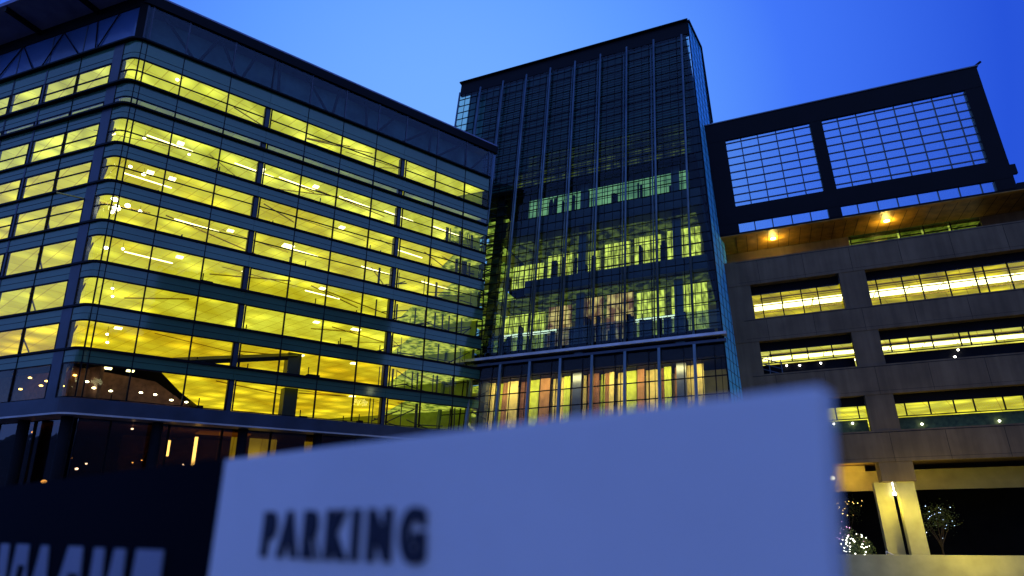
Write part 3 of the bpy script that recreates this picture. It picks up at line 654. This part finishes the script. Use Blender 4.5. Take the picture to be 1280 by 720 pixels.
# ================================================================ planting by the garage
def fairy_tree(x, y, z0, h, r, nl, lamp, label, seed, name='young_tree', grp='small trees strung with lights'):
    random.seed(seed); t = thing(name, label, 'tree', grp)
    g = MB(); p0 = V((x, y, z0)); top = p0 + V((0, 0, h * .45)); g.bar(p0, top, .09, 7, .06); tips = []
    for k in range(9):
        a = k * 2.4; q = top + V((math.cos(a) * r * .6, math.sin(a) * r * .6, h * random.uniform(.2, .5))); g.bar(top - V((0, 0, random.random() * h * .15)), q, .04, 5, .015); tips.append(q)
        for j in range(3): q2 = q + V((random.uniform(-1, 1), random.uniform(-1, 1), random.uniform(0, 1))) * r * .4; g.bar(q, q2, .015, 4, .006); tips.append(q2)
    g.build('trunk', 'bark', t)
    g = MB()
    for q in tips:
        for k in range(26):
            c = q + V([random.gauss(0, r * .22) for _ in range(3)]); u = V([random.gauss(0, 1) for _ in range(3)]).normalized() * .07; v_ = u.cross(V([random.gauss(0, 1) for _ in range(3)])).normalized() * .05
            g.quad(c - u, c + v_, c + u, c - v_)
    g.build('crown', 'leaf', t)
    g = MB()
    for k in range(nl): g.ball(random.choice(tips) + V([random.gauss(0, r * .4) for _ in range(3)]), random.uniform(.015, .04), 4)
    lo_ = g.build('light_string', lamp, t); lo_['kind'] = 'stuff'
    return t
pc = FC.p(5.2, -GZ, 3.4)
def ball_shrub():
    random.seed(77); t = thing('round_shrub', 'clipped round shrub sparkling with white lights beside the yellow column', 'shrub')
    c = FC.p(5.4, -3.0, 1.2); g = MB(); g.bar(V((c.x, c.y, 0)), c, .1, 7, .05)
    for k in range(14): d_ = V([random.gauss(0, 1) for _ in range(3)]).normalized(); g.bar(c - V((0, 0, .5)), c + d_ * 1.0, .03, 4, .01)
    g.build('trunk', 'bark', t); g = MB()
    for k in range(2600):
        d_ = V([random.gauss(0, 1) for _ in range(3)]).normalized(); q = c + d_ * 1.35 * random.random() ** .35
        u = V([random.gauss(0, 1) for _ in range(3)]).normalized() * .07; v_ = u.cross(d_).normalized() * .05; g.quad(q - u, q + v_, q + u, q - v_)
    g.build('crown', 'leaf', t); g = MB()
    for k in range(40):
        d_ = V((random.gauss(-.5, .6), random.gauss(-.6, .5), random.gauss(.6, .5))).normalized(); g.ball(c + d_ * 1.4, random.uniform(.02, .055), 4)
    o = g.build('light_string', 'white_lamp', t); o['kind'] = 'stuff'
ball_shrub()
q = FC.p(4.2, -GZ, 1.0); fairy_tree(q.x, q.y, 0, 3.6, 1.0, 45, 'pink_lamp', 'small tree with pink and white fairy lights at the sign edge', 5)
q = FC.p(13.0, -GZ, -6); fairy_tree(q.x, q.y, 0, 5.2, 1.5, 26, 'blue_lamp', 'dark tree dotted with cool white lights, right of the yellow column', 6)
q = FC.p(6.2, -GZ, -13); fairy_tree(q.x, q.y, 0, 7.0, 1.6, 26, 'warm_lamp', 'slim tree with yellow lights, left of the yellow column', 8)
g = MB(); g.bar(FC.p(7.4, -3.0, 1.6), FC.p(9.5, -4.2, 2.0), .06, 6); g.bar(FC.p(7.4, -3.0, 1.6), FC.p(7.4, -GZ, 1.6), .05, 6); g.bar(FC.p(9.5, -4.2, 2.0), FC.p(9.5, -GZ, 2.0), .05, 6)
tag(g.build('handrail', 'pale_steel'), 'short sloping handrail lit yellow beside the round shrub', 'handrail')

# ================================================================ sign in the foreground
SG = thing('parking_sign', 'large blurred sign in front, pale panel reading PARKING beside a black panel', 'sign')
ang = R(-52); hS = V((math.sin(ang), math.cos(ang), 0)); nS = V((math.cos(ang), -math.sin(ang), 0))
if nS.y > 0: nS = -nS
# a point of its face: straight ahead of the last letter
dr = cr * (529 - 640) - cu * (670 - 360) + cf * 770.8; dr.normalize(); P0 = dr * .9
FSg = Fr(P0 - hS * P0.dot(hS) - V((0, 0, P0.z)), hS, UP, nS)
if FSg.n.dot(-P0) < 0: FSg.n = -FSg.n
TOP = .1125
SB = 1.20
g = MB(); P = FSg.p; g.hexa([P(.188, -.42, -.05), P(SB, -.42, -.05), P(SB, -.42, 0), P(.188, -.42, 0), P(.126, TOP, -.05), P(SB, TOP, -.05), P(SB, TOP, 0), P(.126, TOP, 0)]); pn = g.build('pale_panel', 'sign_white', SG)
bv = pn.modifiers.new('b', 'BEVEL'); bv.width = .002; bv.segments = 2
g = MB(); g.box(FSg, SB + .001, 3.1, -.42, TOP + .004, -.06, -.002); pd_ = g.build('dark_panel', 'sign_navy', SG)
for s in (.4, 2.4):
    g = MB(); g.box(FSg, s, s + .09, ground_z(0, 0) - GZ, -.3, -.14, -.062); g.build('post', 'black_metal', SG)
def word(txt, s_left, s_right, z0, z1, mat, parent):
    cu_ = bpy.data.curves.new('w', 'FONT'); cu_.body = txt; cu_.extrude = .002; cu_.offset = .055; cu_.space_character = 1.62
    o = bpy.data.objects.new('w', cu_); C.objects.link(o); dg = bpy.context.evaluated_depsgraph_get(); dg.update()
    me = bpy.data.meshes.new_from_object(o.evaluated_get(dg)); bpy.data.objects.remove(o); bpy.data.curves.remove(cu_)
    xs = [v.co.x for v in me.vertices]; ys = [v.co.y for v in me.vertices]; x0, x1, y0, y1 = min(xs), max(xs), min(ys), max(ys)
    for v in me.vertices:
        a = (v.co.x - x0) / (x1 - x0); b = (v.co.y - y0) / (y1 - y0); d_ = .0015 + v.co.z
        v.co = FSg.p(s_left + (s_right - s_left) * a, z0 + (z1 - z0) * b, d_)
    me.materials.clear(); me.materials.append(MAT[mat]); ob = bpy.data.objects.new('lettering', me); C.objects.link(ob); ob.parent = parent
    return ob
wa = word('PARKING', 1.034, .644, -.0565, .0165, 'letter_navy', pn); wb = word('PARKING', 1.028, .638, -.0565, .0165, 'letter_navy', pn)
bm = bmesh.new(); bm.from_mesh(wa.data); off = FSg.n * .0011
tmp = wb.data.copy()
for v in tmp.vertices: v.co += off
bm.from_mesh(tmp); bm.to_mesh(wa.data); bm.free(); bpy.data.objects.remove(wb)
# cut-off white lettering low on the black panel
g = MB()
def glyph(pts):
    n_ = len(pts); b = len(g.v)
    for d_ in (.0, .003):
        for s_, z_ in pts: g.v.append(tuple(FSg.p(s_, z_, d_ + .0005)))
    g.f.append([b + i for i in range(n_)]); g.f.append([b + n_ + i for i in range(n_)][::-1])
    for i in range(n_): j = (i + 1) % n_; g.f.append([b + i, b + j, b + n_ + j, b + n_ + i])
for (a0, a1, b0, b1) in ((2.448, 2.373, 2.41, 2.33), (2.097, 2.046, 2.11, 2.0), (1.737, 1.682, 1.725, 1.655), (1.622, 1.568, 1.635, 1.55)):
    glyph([(a0, -.053), (a1, -.053), (b1, -.16), (b0, -.16)])
for (a0, a1, b0, b1, h0, h1, hz) in ((2.30, 2.20, 2.29, 2.15, 2.25, 2.19, -.105), (1.90, 1.813, 1.94, 1.765, 1.87, 1.80, -.112), (1.509, 1.388, 1.51, 1.37, 1.47, 1.41, -.13)):
    glyph([(a0, -.052), (a1, -.052), (a1 * .6 + b1 * .4, hz), (a0 * .6 + b0 * .4, hz)])
    glyph([(a0 * .6 + b0 * .4, hz - .0002), (h0, hz - .0002), (h0, -.16), (b0, -.16)])
    glyph([(h1, hz - .0002), (a1 * .6 + b1 * .4, hz - .0002), (b1, -.16), (h1, -.16)])
g.build('lettering', 'letter_white', pd_)

# ================================================================ street behind the viewer (seen as reflections)
random.seed(4)
for k, (x, y, w_, d_, h_) in enumerate(((-95, -40, 42, 18, 9), (-48, -58, 40, 18, 12), (0, -62, 44, 18, 17), (50, -58, 40, 18, 13), (98, -30, 18, 70, 36))):  # last block added to shut sky out of the right facade's reflections
    lab = ['low brown brick block far to the left across the street', 'brown brick block across the street, second from the left', 'taller brown brick block straight behind the viewer', 'brown brick block across the street behind the garage side', 'tall brown brick block added right of the viewer to block the reflected sky'][k]
    t = thing('brick_block', lab, 'building', 'brick blocks across the street')
    g = MB(); g.wbox(x - w_ / 2, x + w_ / 2, y - d_ / 2, y + d_ / 2, 0, h_); g.build('wall', 'brown_brick', t)
    g = MB(); g.wbox(x - w_ / 2 - .3, x + w_ / 2 + .3, y - d_ / 2 - .3, y + d_ / 2 + .3, h_ + .005, h_ + .6); g.build('roof', 'dark_interior', t)
    for j in range(5):
        xx = x - w_ / 2 + 3 + random.random() * (w_ - 8); zz = random.choice((2.2, 5.6, 9.0))
        g = MB(); g.wbox(xx, xx + 2.4, y + d_ / 2 + .003, y + d_ / 2 + .08, zz, zz + 1.5); g.build('lit_window', 'downlight' if j % 2 else 'tube_light', t)
